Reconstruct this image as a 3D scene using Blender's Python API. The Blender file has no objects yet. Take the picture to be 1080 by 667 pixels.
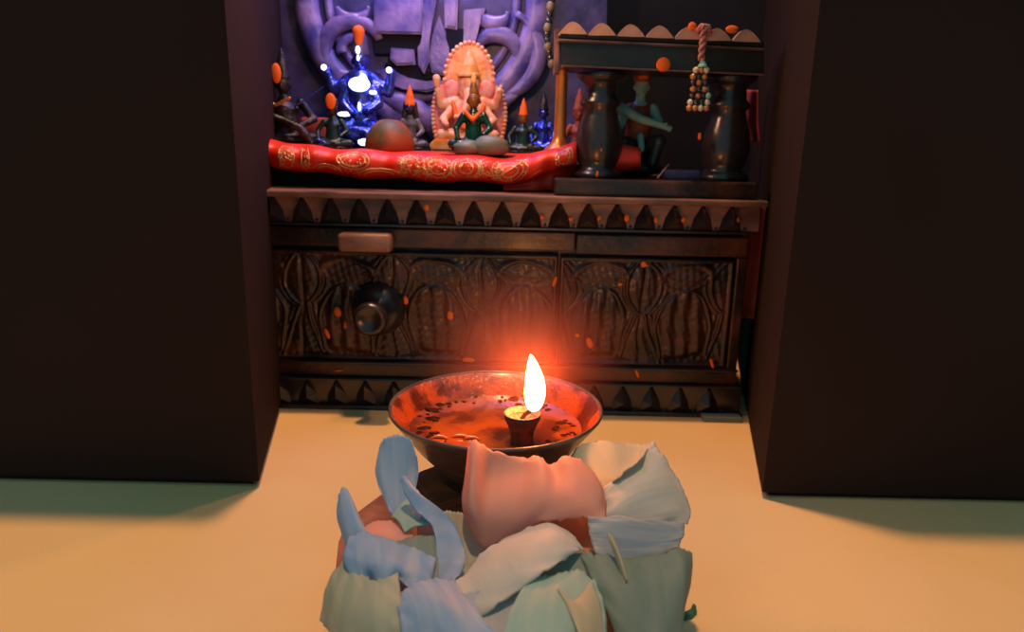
import bpy, bmesh, math, random
from mathutils import Vector, Matrix
random.seed(7)
PI = math.pi
W, H, F = 1080, 667, 750.0
PITCH, ROLL = math.radians(14.1), math.radians(1.26)
CAM = Vector((0, 0, 0.2))
fw = Vector((0, math.cos(PITCH), -math.sin(PITCH)))
r0 = Vector((1, 0, 0)); u0 = Vector((0, math.sin(PITCH), math.cos(PITCH)))
rt = r0*math.cos(ROLL) + u0*math.sin(ROLL)
up = -r0*math.sin(ROLL) + u0*math.cos(ROLL)
def ray(px, py): return fw + rt*((px-W/2)/F) - up*((py-H/2)/F)
def P(px, py, Y):
    d = ray(px, py); return CAM + d*(Y/d.y)
def T(px, py, z):
    d = ray(px, py); return CAM + d*((z-CAM.z)/d.z)
def Z(py, Y, px=540): return P(px, py, Y).z
def X(px, py, Y): return P(px, py, Y).x
def mpp(Y, z=0.15):   # metres per pixel at a place
    return (Y*math.cos(PITCH) + (0.2-z)*math.sin(PITCH))/F

COL = bpy.context.scene.collection
# ------------------------------------------------------------------ materials
def mat(name, col, rough=.5, metal=0, col2=None, scale=40, bump=0, bscale=None, trans=0, emis=None, estr=0, spec=.5, coat=0, stretch=None, sss=0, ramp=(.35,.65), transl=0):
    m = bpy.data.materials.new(name); m.use_nodes = True
    n = m.node_tree.nodes; l = m.node_tree.links; b = n['Principled BSDF']
    b.inputs['Base Color'].default_value = (*col, 1)
    b.inputs['Roughness'].default_value = rough; b.inputs['Metallic'].default_value = metal
    b.inputs['Specular IOR Level'].default_value = spec
    b.inputs['Coat Weight'].default_value = coat; b.inputs['Coat Roughness'].default_value = .2
    b.inputs['Transmission Weight'].default_value = trans
    if sss: b.inputs['Subsurface Weight'].default_value = sss; b.inputs['Subsurface Scale'].default_value = .002; b.inputs['Subsurface Radius'].default_value = (1, .6, .4)
    tc = n.new('ShaderNodeTexCoord'); mp = n.new('ShaderNodeMapping'); l.new(tc.outputs['Object'], mp.inputs['Vector'])
    if stretch: mp.inputs['Scale'].default_value = stretch
    nz = n.new('ShaderNodeTexNoise'); nz.inputs['Scale'].default_value = scale; nz.inputs['Detail'].default_value = 6
    l.new(mp.outputs[0], nz.inputs['Vector'])
    if col2:
        cr = n.new('ShaderNodeValToRGB'); cr.color_ramp.elements[0].position = ramp[0]; cr.color_ramp.elements[1].position = ramp[1]
        cr.color_ramp.elements[0].color = (*col, 1); cr.color_ramp.elements[1].color = (*col2, 1)
        l.new(nz.outputs['Fac'], cr.inputs[0]); l.new(cr.outputs[0], b.inputs['Base Color'])
    if bump:
        nb = n.new('ShaderNodeTexNoise'); nb.inputs['Scale'].default_value = bscale or scale*3; nb.inputs['Detail'].default_value = 5
        l.new(mp.outputs[0], nb.inputs['Vector'])
        bp = n.new('ShaderNodeBump'); bp.inputs['Strength'].default_value = bump; bp.inputs['Distance'].default_value = .001
        l.new(nb.outputs['Fac'], bp.inputs['Height']); l.new(bp.outputs[0], b.inputs['Normal'])
    if emis:
        b.inputs['Emission Color'].default_value = (*emis, 1); b.inputs['Emission Strength'].default_value = estr
    if transl:
        out = n['Material Output']; t = n.new('ShaderNodeBsdfTranslucent'); mx = n.new('ShaderNodeMixShader'); mx.inputs[0].default_value = transl
        t.inputs['Color'].default_value = (*col, 1)
        l.new(b.outputs[0], mx.inputs[1]); l.new(t.outputs[0], mx.inputs[2]); l.new(mx.outputs[0], out.inputs['Surface'])
    return m
M = {}
M['cloth_floor'] = mat('cream_cloth', (.82, .53, .24), .8, col2=(.87, .58, .29), scale=9, bump=.25, bscale=900)
M['wall'] = mat('dark_brown_plaster', (.027, .014, .012), .9, col2=(.036, .019, .015), scale=5, spec=.1)
M['wallr'] = mat('dark_umber_plaster', (.027, .014, .012), .9, col2=(.036, .019, .015), scale=5, spec=.1)
M['back'] = mat('black_backcloth', (.006, .006, .009), .9, col2=(.012, .011, .016), scale=20)
M['wood'] = mat('dark_carved_wood', (.016, .009, .008), .36, col2=(.12, .034, .014), scale=38, bump=.9, bscale=170, stretch=(.7, 1, 1.1), coat=.25, ramp=(.40, .72))
M['wood_edge'] = mat('worn_and_lit_edge', (.06, .035, .03), .4, col2=(.36, .17, .12), scale=60, bump=.4, bscale=300, stretch=(.3, 1, 1))
M['wood_blue'] = mat('turned_dark_wood', (.010, .014, .020), .3, col2=(.035, .02, .018), scale=35, bump=.3, coat=.4)
M['violet'] = mat('violet_painted_wood', (.07, .06, .24), .36, col2=(.36, .25, .42), scale=48, bump=1, bscale=110)
M['violet_dark'] = mat('dark_violet_wood', (.035, .03, .085), .5, col2=(.10, .08, .18), scale=50, bump=.6)
M['orange'] = mat('vermilion_paste', (.95, .12, .005), .8, col2=(.92, .19, .012), scale=300)
M['red_cloth'] = mat('red_satin_cloth', (.72, .018, .004), .38, col2=(.88, .045, .008), scale=60, bump=.35, bscale=700)
M['gold'] = mat('gold_thread', (.95, .62, .28), .28, metal=.85, bump=.8, bscale=1800)
M['black_idol'] = mat('blackened_metal', (.018, .015, .017), .3, metal=.4, col2=(.10, .08, .075), scale=120, bump=.8, bscale=500, ramp=(.5, .75))
M['silver'] = mat('bluelit_silver', (.03, .05, .62), .18, metal=.85, col2=(.14, .2, 1), scale=150, bump=.5, bscale=380)  # silver with the blue LED light put into its colour
M['led'] = mat('lit_led', (.8, .85, 1), .4, emis=(.75, .82, 1), estr=3.5)
M['teal_robe'] = mat('teal_robe', (.002, .014, .014), .35, col2=(.003, .045, .04), scale=90)
M['green_robe'] = mat('green_glazed_robe', (.002, .008, .007), .18, col2=(.002, .08, .035), scale=90, coat=.4)
M['grey_robe'] = mat('grey_robe', (.07, .065, .08), .4, col2=(.16, .15, .18), scale=160, bump=.8)
M['stone'] = mat('brown_green_stone', (.09, .075, .025), .55, col2=(.35, .055, .012), scale=45, bump=.4, ramp=(.42, .62))
M['greystone'] = mat('grey_green_stone', (.12, .17, .15), .5, col2=(.25, .12, .05), scale=45, bump=.4, ramp=(.45, .75))
M['marble'] = mat('painted_marble', (.92, .32, .16), .35, col2=(.98, .62, .34), scale=110, bump=.4, ramp=(.4, .6))
M['marble_or'] = mat('orange_gilt', (.9, .30, .03), .35, col2=(.95, .55, .22), scale=130, bump=.5)
M['marble_pink'] = mat('pink_paint', (.85, .16, .13), .4, col2=(.95, .5, .42), scale=130, bump=.3)
M['brown_skin'] = mat('brown_clay', (.11, .045, .015), .35, col2=(.3, .12, .03), scale=70)
M['teal_skin'] = mat('pale_teal_paint', (.2, .42, .36), .5, col2=(.28, .5, .42), scale=80)
M['maroon'] = mat('maroon_cloth_paint', (.22, .035, .015), .6, col2=(.35, .07, .025), scale=80)
M['brass'] = mat('tarnished_brass', (.75, .25, .05), .3, metal=.6, col2=(.25, .2, .07), scale=14, ramp=(.45, .6), stretch=(3, 1, 1))
M['clay_out'] = mat('dark_glazed_clay', (.07, .045, .035), .38, col2=(.14, .09, .065), scale=60, bump=.4, bscale=200, stretch=(1, 1, 4), coat=.3)
M['clay_in'] = mat('rust_glazed_clay', (.46, .075, .014), .22, col2=(.10, .018, .008), scale=70, bump=1, bscale=420, coat=.7, ramp=(.45, .6))
M['oil'] = mat('orange_brown_oil', (.48, .095, .008), .07, col2=(.16, .025, .005), scale=55, bump=.12, bscale=90, coat=1, ramp=(.42, .62))
M['soot'] = mat('sooty_clay', (.03, .015, .012), .5, col2=(.10, .03, .02), scale=200, bump=.8)
M['wick_in'] = mat('burnt_wick_lining', (.55, .15, .05), .4, col2=(.9, .55, .3), scale=500, bump=.8)
M['crumb'] = mat('charred_flakes', (.02, .008, .005), .9, spec=.1, col2=(.07, .02, .01), scale=300)
M['stand'] = mat('brown_pedestal_wood', (.42, .14, .055), .5, col2=(.16, .055, .025), scale=60, bump=.6, bscale=200, coat=.2)
M['drape_red'] = mat('red_drape', (.35, .03, .025), .7, col2=(.5, .07, .05), scale=50)
M['drape_teal'] = mat('teal_drape', (.004, .06, .045), .7, col2=(.008, .09, .07), scale=50)
M['scallop'] = mat('rose_wood_scallop', (.46, .23, .16), .6, col2=(.66, .34, .24), scale=80, bump=.5)
M['beam'] = mat('black_beam_wood', (.014, .014, .013), .35, col2=(.03, .027, .024), scale=40, bump=.3, stretch=(.2, 1, 1))
M['cord'] = mat('rose_twisted_cord', (.45, .12, .10), .6, col2=(.6, .25, .2), scale=200)
M['bead_dark'] = mat('dark_bead', (.02, .03, .04), .12, coat=1)
M['bead_amber'] = mat('amber_bead', (.6, .22, .08), .15, coat=1)
M['bead_pale'] = mat('pale_bead', (.7, .65, .5), .2, coat=1)
M['bead_mint'] = mat('mint_bead', (.3, .6, .48), .3)
M['leaf'] = mat('green_leaf', (.01, .09, .06), .6, col2=(.02, .14, .09), scale=120)
M['paper'] = mat('grey_strip', (.16, .22, .2), .8)
M['dark_and_shadow'] = mat('dark_wood_and_shadow', (.004, .004, .006), .9)  # near black for dark wood, and for shadow painted on the backboard
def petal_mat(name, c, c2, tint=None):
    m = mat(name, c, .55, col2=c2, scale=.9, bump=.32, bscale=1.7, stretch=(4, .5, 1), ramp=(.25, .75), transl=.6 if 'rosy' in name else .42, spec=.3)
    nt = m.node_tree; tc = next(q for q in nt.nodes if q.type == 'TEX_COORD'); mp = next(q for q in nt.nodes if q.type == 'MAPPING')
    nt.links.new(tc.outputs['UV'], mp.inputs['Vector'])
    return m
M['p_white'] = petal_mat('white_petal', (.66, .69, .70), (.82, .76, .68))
M['p_bluelit'] = petal_mat('bluelit_white_petal', (.24, .47, .80), (.60, .70, .82))  # white petal, cool blue light mixed into the colour
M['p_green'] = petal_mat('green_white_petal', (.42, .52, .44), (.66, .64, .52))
M['p_flamelit'] = petal_mat('rosy_flamelit_petal', (.92, .54, .46), (.98, .64, .54))  # white petal, pink of the flame light painted in
M['p_shade_grey'] = petal_mat('grey_shade_petal', (.46, .56, .70), (.68, .65, .62))  # white petal darkened to grey: shade held in the colour
M['p_shade_teal'] = petal_mat('teal_shade_petal', (.20, .33, .30), (.36, .42, .38))  # white petal in teal shade, painted as its base colour
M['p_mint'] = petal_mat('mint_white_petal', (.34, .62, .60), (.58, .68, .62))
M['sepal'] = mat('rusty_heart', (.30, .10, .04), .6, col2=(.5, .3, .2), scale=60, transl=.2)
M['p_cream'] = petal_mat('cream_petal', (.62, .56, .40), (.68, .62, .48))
# flame
fm = bpy.data.materials.new('flame'); fm.use_nodes = True
n = fm.node_tree.nodes; l = fm.node_tree.links; n.clear()
out = n.new('ShaderNodeOutputMaterial'); em = n.new('ShaderNodeEmission'); tc = n.new('ShaderNodeTexCoord'); sp = n.new('ShaderNodeSeparateXYZ')
cr = n.new('ShaderNodeValToRGB'); l.new(tc.outputs['Generated'], sp.inputs[0]); l.new(sp.outputs['Z'], cr.inputs[0])
cr.color_ramp.elements[0].color = (.03, .008, .008, 1); cr.color_ramp.elements[0].position = 0
e = cr.color_ramp.elements.new(.16); e.color = (.25, .06, .03, 1)
cr.color_ramp.elements[-1].color = (1, .25, .05, 1); cr.color_ramp.elements[-1].position = .34
l.new(cr.outputs[0], em.inputs['Color']); em.inputs['Strength'].default_value = 150
l.new(em.outputs[0], out.inputs['Surface']); M['flame'] = fm
# floor specks and cabinet carve use plain noise materials
# ------------------------------------------------------------------ helpers
def tag(o, label=None, cat=None, group=None, kind=None):
    if label: o['label'] = label
    if cat: o['category'] = cat
    if group: o['group'] = group
    if kind: o['kind'] = kind
    return o
def empty(name, loc, label, cat, group=None):
    o = bpy.data.objects.new(name, None); COL.objects.link(o); o.location = loc; o.empty_display_size = .01
    return tag(o, label, cat, group)
def link(name, bm, m, parent=None, smooth=True, mods=()):
    bmesh.ops.recalc_face_normals(bm, faces=bm.faces)
    me = bpy.data.meshes.new(name)
    par = Vector((0, 0, 0))
    if parent is not None:
        par = world_loc(parent)
    # local origin at the mesh centre, geometry is given in world coordinates
    vs = [v.co for v in bm.verts]
    c = Vector([(min(v[i] for v in vs)+max(v[i] for v in vs))/2 for i in range(3)])
    if parent is None: c.z = min(v.z for v in vs)
    for v in bm.verts: v.co -= c
    bm.to_mesh(me); bm.free()
    me.materials.append(M[m] if isinstance(m, str) else m)
    if smooth:
        for p in me.polygons: p.use_smooth = True
    o = bpy.data.objects.new(name, me); COL.objects.link(o)
    o.location = c - par
    if parent is not None: o.parent = parent
    WL[o.name] = c
    return o
WL = {}
def world_loc(o): return WL.get(o.name, Vector(o.location))
def box(bm, x0, x1, y0, y1, z0, z1, bev=0):
    r = bmesh.ops.create_cube(bm, size=1)
    for v in r['verts']:
        v.co = Vector(((x0+x1)/2+v.co.x*(x1-x0), (y0+y1)/2+v.co.y*(y1-y0), (z0+z1)/2+v.co.z*(z1-z0)))
    if bev:
        es = list({e for v in r['verts'] for e in v.link_edges})
        bmesh.ops.bevel(bm, geom=es, offset=bev, segments=2, affect='EDGES', profile=.5)
    return bm
def prism(bm, pts, off, bev=0):
    """closed outline of world points pushed by off into a solid"""
    a = [bm.verts.new(p) for p in pts]; b = [bm.verts.new(Vector(p)+off) for p in pts]
    fa = bm.faces.new(a); bm.faces.new(b[::-1])
    k = len(a)
    for i in range(k): bm.faces.new((a[i], b[i], b[(i+1) % k], a[(i+1) % k]))
    if bev:
        bmesh.ops.bevel(bm, geom=list(fa.edges), offset=bev, segments=2, affect='EDGES')
    return bm
def cap(bm, p0, ra, p1, rb, seg=14):
    """tapered capsule"""
    p0 = Vector(p0); p1 = Vector(p1); d = p1-p0
    L = max(d.length, 1e-6); q = Vector((0, 0, 1)).rotation_difference(d.normalized() if d.length > 1e-6 else Vector((0, 0, 1)))
    rings = []
    for i in range(5):
        a = -PI/2 + PI/2*i/4; rings.append((ra*math.cos(a), ra*math.sin(a)))
    for i in range(5):
        a = PI/2*i/4; rings.append((rb*math.cos(a), L+rb*math.sin(a)))
    vs = []
    for (r, z) in rings:
        if r < 1e-7: vs.append([bm.verts.new(p0+q@Vector((0, 0, z)))]); continue
        vs.append([bm.verts.new(p0+q@Vector((r*math.cos(2*PI*k/seg), r*math.sin(2*PI*k/seg), z))) for k in range(seg)])
    for A, B in zip(vs, vs[1:]):
        for k in range(seg):
            a0 = A[k % len(A)]; a1 = A[(k+1) % len(A)]; b0 = B[k % len(B)]; b1 = B[(k+1) % len(B)]
            f = [a0] + ([a1] if a1 is not a0 else []) + ([b1] if b1 is not b0 else []) + [b0]
            if len(f) >= 3: bm.faces.new(f)
def ell(bm, c, r, rot=None, seg=18):
    rr = bmesh.ops.create_uvsphere(bm, u_segments=seg, v_segments=seg//2+2, radius=1)
    for v in rr['verts']:
        p = Vector((v.co.x*r[0], v.co.y*r[1], v.co.z*r[2]))
        if rot: p = rot@p
        v.co = p + Vector(c)
def lathe(bm, c, prof, seg=48, axis='Z', closed=False):
    c = Vector(c); rows = []
    for (r, h) in prof:
        row = []
        if r < 1e-6: row = [bm.verts.new(c+(Vector((0, 0, h)) if axis == 'Z' else Vector((0, -h, 0))))]
        else:
            for k in range(seg):
                a = 2*PI*k/seg
                row.append(bm.verts.new(c+(Vector((r*math.cos(a), r*math.sin(a), h)) if axis == 'Z' else Vector((r*math.cos(a), -h, r*math.sin(a))))))
        rows.append(row)
    pairs = list(zip(rows, rows[1:]))
    if closed: pairs.append((rows[-1], rows[0]))
    for A, B in pairs:
        for k in range(seg):
            a0 = A[k % len(A)]; a1 = A[(k+1) % len(A)]; b0 = B[k % len(B)]; b1 = B[(k+1) % len(B)]
            f = [a0] + ([a1] if a1 is not a0 else []) + ([b1] if b1 is not b0 else []) + [b0]
            if len(f) >= 3: bm.faces.new(f)
def tube(bm, pts, r, seg=8, closed=False, flat=None):
    pts = [Vector(p) for p in pts]; n = len(pts); rows = []
    for i, p in enumerate(pts):
        if closed: d = pts[(i+1) % n]-pts[i-1]
        else: d = pts[min(i+1, n-1)]-pts[max(i-1, 0)]
        d.normalize(); ref = Vector((0, 1, 0)) if abs(d.y) < .9 else Vector((0, 0, 1))
        s = d.cross(ref).normalized(); t = s.cross(d).normalized()
        rr = r(i/(n-1)) if callable(r) else r
        fl = flat or 1
        rows.append([bm.verts.new(p+s*rr*math.cos(2*PI*k/seg)+t*rr*fl*math.sin(2*PI*k/seg)) for k in range(seg)])
    pairs = list(zip(rows, rows[1:]))
    if closed: pairs.append((rows[-1], rows[0]))
    for A, B in pairs:
        for k in range(seg): bm.faces.new((A[k], A[(k+1) % seg], B[(k+1) % seg], B[k]))
    if not closed:
        bm.faces.new(rows[0][::-1]); bm.faces.new(rows[-1])
def crom(p, t):
    n = len(p)-1; i = min(int(t*n), n-1); f = t*n-i
    a = p[max(i-1, 0)] if i > 0 else p[0]*2-p[1]
    d = p[i+2] if i+2 <= n else p[n]*2-p[n-1]
    b, c = p[i], p[i+1]
    return .5*((2*b)+(c-a)*f+(2*a-5*b+4*c-d)*f*f+(3*b-a-3*c+d)*f**3)
def fused(o, vox, smooth=2):
    r = o.modifiers.new('fuse', 'REMESH'); r.mode = 'VOXEL'; r.voxel_size = vox; r.use_smooth_shade = True
    s = o.modifiers.new('soft', 'SMOOTH'); s.iterations = smooth; s.factor = .5
    return o
def B(): return bmesh.new()

# ------------------------------------------------------------------ the setting
bm = B(); box(bm, -1.2, 1.2, -.2, 1.0, -.02, 0); tag(link('floor', bm, 'cloth_floor', smooth=False), kind='structure')
def slab(name, quad, z1, m):
    bm = B(); prism(bm, [Vector((x, y, 0)) for x, y in quad], Vector((0, 0, z1)), .004)
    tag(link(name, bm, m, smooth=False), kind='structure')
YW = .375
xl = T(273, 515, 0); xr = T(800, 521, 0)
slab('wall_left', [(xl.x, YW), (xl.x-.075, .72), (-1.0, .72), (-1.0, YW)], .36, 'wall')
slab('wall_right', [(xr.x, YW), (1.0, YW), (1.0, .72), (xr.x+.085, .72)], .36, 'wallr')
slab('wall_back', [(-1.0, .72), (1.0, .72), (1.0, .76), (-1.0, .76)], .62, 'back')

# ------------------------------------------------------------------ the altar
YF = .510                       # carved front
xR = X(781, 330, YF)            # right end
xLft = -.255
altar = empty('household_altar', (0, .58, 0), 'dark carved wooden altar cabinet with fluted drawer, knob, pillared canopy and round carved backboard', 'altar')
def ap(name, bm, m='wood', smooth=False): return link(name, bm, m, altar, smooth)
zt = Z(206, .496); z_t0 = Z(213, .497); z_teeth = Z(240, .498); z_rail1 = Z(264, .503); z_rail0 = Z(244, .503)
z_p1 = Z(267, YF); z_p0 = Z(382, YF); z_l0 = Z(401, .504); z_b1 = Z(403, .499)
# body
bm = B(); box(bm, xLft, xR-.002, YF+.007, .655, .002, zt-.004, .001); ap('cabinet_body', bm)
# top board
bm = B(); box(bm, xLft, xR+.006, .492, .66, zt-.0045, zt, .0012); ap('top_board', bm, 'wood_edge')
# cornice with pyramid teeth
def teeth(name, z1, z0, y_back, y_tip, pitch_px, phase, m, Yref, back=None):
    if back: bb_ = B(); box(bb_, xLft, xR+.004, y_back+.0002, YF+.012, z0, z1, .0006); ap('cornice_backing', bb_, back)
    bm = B(); box(bm, xLft, xR+.004, y_back if not back else y_back-.002, YF+.0118, z0-.0018, z0 if back else z1, .0003)
    s = pitch_px*mpp(Yref, (z0+z1)/2)
    x = X(phase, 300, Yref)
    while x > xLft+s: x -= s
    while x < xR-s*.3:
        zc = z0+(z1-z0)*.42
        a = [Vector((x-s*.40, y_back, z0)), Vector((x+s*.40, y_back, z0)), Vector((x+s*.30, y_back, zc+.001)), Vector((x+s*.05, y_back, z1-.0006)), Vector((x-s*.05, y_back, z1-.0006)), Vector((x-s*.30, y_back, zc+.001))]
        v = [bm.verts.new(p) for p in a]; t = bm.verts.new((x, y_tip, zc-.001)); t2 = bm.verts.new((x, y_tip+.001, z1-.003))
        for i, j in ((0, 1), (1, 2), (5, 0)): bm.faces.new((v[i], v[j], t))
        bm.faces.new((v[2], v[3], t2, t)); bm.faces.new((v[4], v[5], t, t2)); bm.faces.new((v[3], v[4], t2))
        # small nub between the teeth
        bmesh.ops.create_icosphere(bm, subdivisions=1, radius=.0013, matrix=Matrix.Translation((x+s*.5, y_back-.0006, z0+.002)))
        x += s
    return ap(name, bm, m)
teeth('cornice', zt-.0045, z_teeth, .501, .493, 30.3, 558, 'wood_blue', .498, 'wood_edge')  # pale backing: lit band behind the teeth put into its colour
# rails above the drawer
xs = X(607, 255, .503)
bm = B(); box(bm, xLft, xs, .503, YF+.01, z_rail1, z_rail0, .0012); ap('upper_rail', bm)
bm = B(); box(bm, xs+.0008, xR-.001, .5045, YF+.01, z_rail1-.002, z_rail0-.0012, .0012); ap('upper_rail', bm)
# rotating latch block
bm = B(); c0 = P(385, 254, .490); box(bm, c0.x-.0185, c0.x+.0185, .486, .5035, Z(266, .49, 385), Z(246, .49, 385), .0028); ap('latch_block', bm, 'wood_edge', True)
# carved faces
def carve(px, py):
    """relief height 0..1 of the fluted bell and leaf pattern, in drawing pixels"""
    if px < 590: per, c = 94.0, 555.0
    else: per, c = 91.0, 631.0
    v = py+2.0*math.sin(px*.061)+.6*math.sin(px*.17+2)
    px = px+1.6*math.sin(py*.055+px*.021)+.5*math.sin(py*.16+px*.05)
    du = (px-c+per/2) % per-per/2
    h = 0.0
    def ridge(d, w): return math.exp(-(d/w)**2)
    # lens on top
    dl = math.sqrt((du/27)**2+((v-289)/12)**2)-1
    if dl < 0: h = max(h, .45*math.sqrt(min(1, -dl*2)))
    h = max(h, .8*ridge(dl*12, 2.6)*(1 if v < 292 else .5))
    dc = math.sqrt((du/24)**2+((v-283)/9)**2)-1
    h = max(h, .6*ridge(dc*9, 1.7)*(1 if v > 284 else 0))
    # bell
    hw = 29*math.sqrt(max(0, 1-((v-340)/38)**2)) if v < 340 else 29-(v-340)*.12
    if 302 < v < 374:
        d = hw-abs(du)
        if d > 0:
            fl = .5+.5*math.cos(du*2*PI/14.5)
            h = max(h, min(1, d/5)*(.45+.45*fl)*min(1, (374-v)/6))
        h = max(h, .75*ridge(d-1, 2.4))
    # leaf between
    dv = abs(abs(du)-per/2)
    if 270 < v < 378:
        t = (v-270)/108
        lw = 19*math.sin(PI*min(1, t*1.9))**.7 if t < .526 else 5+16*((t-.526)/.474)**1.1
        if t < .5: lw = max(lw, 4)
        d = lw-dv
        if d > 0:
            h = max(h, min(1, d/9)**.5*.62*(1-.7*ridge(dv, 2.0)))
        h = max(h, .85*ridge(d, 2.2))
        h = max(h, .35*ridge(d+6, 2.2))
    h *= .72+.28*math.sin(px*.093+py*.031)*math.sin(py*.067+1)
    h += .05*math.sin(px*.7+v*.31)*math.sin(v*.53-px*.2)
    return h
def carved(name, pa, pb, ytop, ybot, yf, depth, parent=None, m='wood'):
    """solid panel whose front is the relief"""
    bm = B(); nx = int((pb-pa)/1.1); nz = int((ybot-ytop)/1.1); g = []
    zz1, zz0 = Z(ytop, yf), Z(ybot, yf)
    xa, xb = X(pa, 325, yf), X(pb, 325, yf)
    for j in range(nz+1):
        row = []
        for i in range(nx+1):
            px = pa+(pb-pa)*i/nx; py = ytop+(ybot-ytop)*j/nz
            e = min(i, nx-i, j, nz-j)
            h = carve(px, py) if e > 3 else (.75 if e > 0 else .45)
            row.append(bm.verts.new((xa+(xb-xa)*i/nx, yf-depth*h, zz1+(zz0-zz1)*j/nz)))
        g.append(row)
    for j in range(nz):
        for i in range(nx): bm.faces.new((g[j][i], g[j][i+1], g[j+1][i+1], g[j+1][i]))
    rim = [g[0][i] for i in range(nx+1)]+[g[j][nx] for j in range(1, nz+1)]+[g[nz][i] for i in range(nx-1, -1, -1)]+[g[j][0] for j in range(nz-1, 0, -1)]
    bk = [bm.verts.new((v.co.x, yf+.006, v.co.z)) for v in rim]
    for i in range(len(rim)): bm.faces.new((rim[i], rim[(i+1) % len(rim)], bk[(i+1) % len(rim)], bk[i]))
    bm.faces.new(bk)
    return link(name, bm, m, parent or altar, True)
drawer = carved('drawer', 203, 586.5, 268, 382, YF, .0046)
carved('carved_panel', 589, 769, 269, 382, YF+.0005, .0046)
bm = B(); box(bm, X(770.5, 325, YF), xR, .5055, YF+.01, z_l0, z_rail1-.0025, .0012); ap('corner_stile', bm)
# knob
bm = B(); kc = P(399, 326, .506)
lathe(bm, (kc.x, .508, kc.z), [(0, 0), (.019, 0), (.0198, .003), (.0185, .008), (.0135, .013), (.008, .017), (.0072, .022), (.0095, .026), (.0118, .030), (.0118, .033), (.0095, .036), (.0085, .0362), (.007, .0345), (0, .034)], 40, 'Y')
link('knob', bm, 'wood_blue', drawer, True)
# ledge, lower rail, base
bm = B(); box(bm, xLft, xR, .501, YF+.01, z_p0-.0016, z_p0, .0006); ap('ledge', bm, 'wood_blue')
bm = B(); box(bm, xLft, xR, .504, YF+.01, z_l0, z_p0-.0018, .001); ap('lower_rail', bm)
bm = B(); box(bm, xLft, xR+.003, .499, YF+.01, z_b1-.002, z_l0, .0008); ap('base_lip', bm, 'wood_blue')
o = teeth('base_moulding', z_b1-.0022, .002, .502, .496, 30.3, 570, 'wood_blue', .498)
bm = B(); box(bm, xLft, xR+.005, .497, .655, 0, .0035, .001); ap('base_plate', bm, 'wood_blue')
# dais under the idols
xd = X(583, 190, .53)
zd = Z(164, .545)
bm = B(); box(bm, xLft, xd, .538, .655, zt, zd, .0015); ap('idol_shelf', bm, 'dark_and_shadow')
# vermilion dabs
for (px, py, rx, rz, Y) in [(428, 317, 2.6, 4.6, .504), (356, 329, 4, 5.5, .5045), (364, 343, 1.5, 4, .505), (345, 352, 2.2, 6, .505), (494, 380, 7, 2.4, .5035), (475, 333, 3.5, 5, .5035), (679, 279, 3.5, 3.5, .504), (654, 300, 3, 2, .504), (622, 362, 3.5, 6, .504), (609, 354, 2.5, 2, .504), (672, 394, 1.7, 6, .5035), (751, 384, 1.7, 6, .5035), (357, 391, 5, 1, .503), (585, 297, 2, 6, .503), (450, 219, 2.6, 4, .494), (572, 229, 2.5, 2.5, .4985), (602, 231, 2.5, 2.5, .4985), (632, 230, 2.2, 3.2, .4985), (661, 230, 3, 4, .4985), (692, 232, 2.6, 3.2, .4985), (721, 232, 2.6, 3, .4985), (778, 232, 2.2, 3, .4985)]:
    c = P(px, py, Y); s = mpp(Y, c.z); bm = B()
    ell(bm, c, (rx*s, .0012, rz*s), Matrix.Rotation(math.radians(random.uniform(-25, 25)), 3, 'Y'), 10); ap('vermilion_mark', bm, 'orange', True)

# canopy on the right
YC = .512
xa = X(585, 195, YC-.012); xb = X(800, 195, YC-.012)
bm = B(); box(bm, xa, xb, YC-.012, .60, zt, Z(187, YC-.01), .0018); ap('canopy_plinth', bm, 'wood')
zpl = Z(187, YC-.01)
zb0 = Z(73, YC-.005); zb1 = Z(46, YC-.005)
def pillar(px, ztop):
    c = P(px, 186, YC+.012); s = mpp(YC+.012, .2)
    prof = [(0, 0), (27*s, 0), (27*s, 5*s), (22*s, 8*s), (19*s, 12*s), (22*s, 17*s), (24.5*s, 26*s), (25*s, 36*s), (23*s, 50*s), (19*s, 62*s), (17.5*s, 70*s), (21*s, 73*s), (21*s, 77*s), (17*s, 81*s), (16*s, 92*s), (20*s, 96*s), (25*s, 100*s), (26*s, 104*s)]
    hh = ztop-zpl; k = hh/(104*s)
    bm = B(); lathe(bm, (c.x, YC+.014, zpl), [(r, h*k) for r, h in prof]+[(0, hh)], 40)
    return ap('pillar', bm, 'wood_blue', True)
pillar(630, zb0); pillar(763, zb0)
def beamq(name, y0p, y1p, Yf, Yb, m, x0=592, x1=806, sl=.045):
    # front face follows the slight slope of the beam
    def pt(px, py, Y): return P(px, py, Y)
    a = [pt(x0, y0p, Yf), pt(x1, y0p+(x1-x0)*sl, Yf), pt(x1, y1p+(x1-x0)*sl, Yf), pt(x0, y1p, Yf)]
    bm = B(); prism(bm, a, Vector((0, Yb-Yf, 0)), .0008); return ap(name, bm, m)
beamq('beam', 43, 69, .508, .56, 'beam')
beamq('beam_trim', 40.5, 43.5, .505, .56, 'wood_edge', 588)
beamq('beam_trim', 68, 70, .507, .51, 'wood_edge', 592)
beamq('beam_cap', 34, 40.5, .507, .56, 'dark_and_shadow', 590)
# scalloped crest
x0s = 589.0
for k in range(7):
    w = 30.5; cx = x0s+w*k+w/2; yb = 35+(cx-590)*.045
    pts = []
    for i in range(15):
        t = i/14; pts.append(P(cx-w/2+w*t, yb-(13*math.sin(PI*t)**1.1), .507))
    bm = B(); prism(bm, [P(cx-w/2, yb+1.5, .507)]+pts+[P(cx+w/2, yb+1.5, .507)], Vector((0, .006, 0)), .0006)
    ap('crest_scallop', bm, 'scallop')
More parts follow.
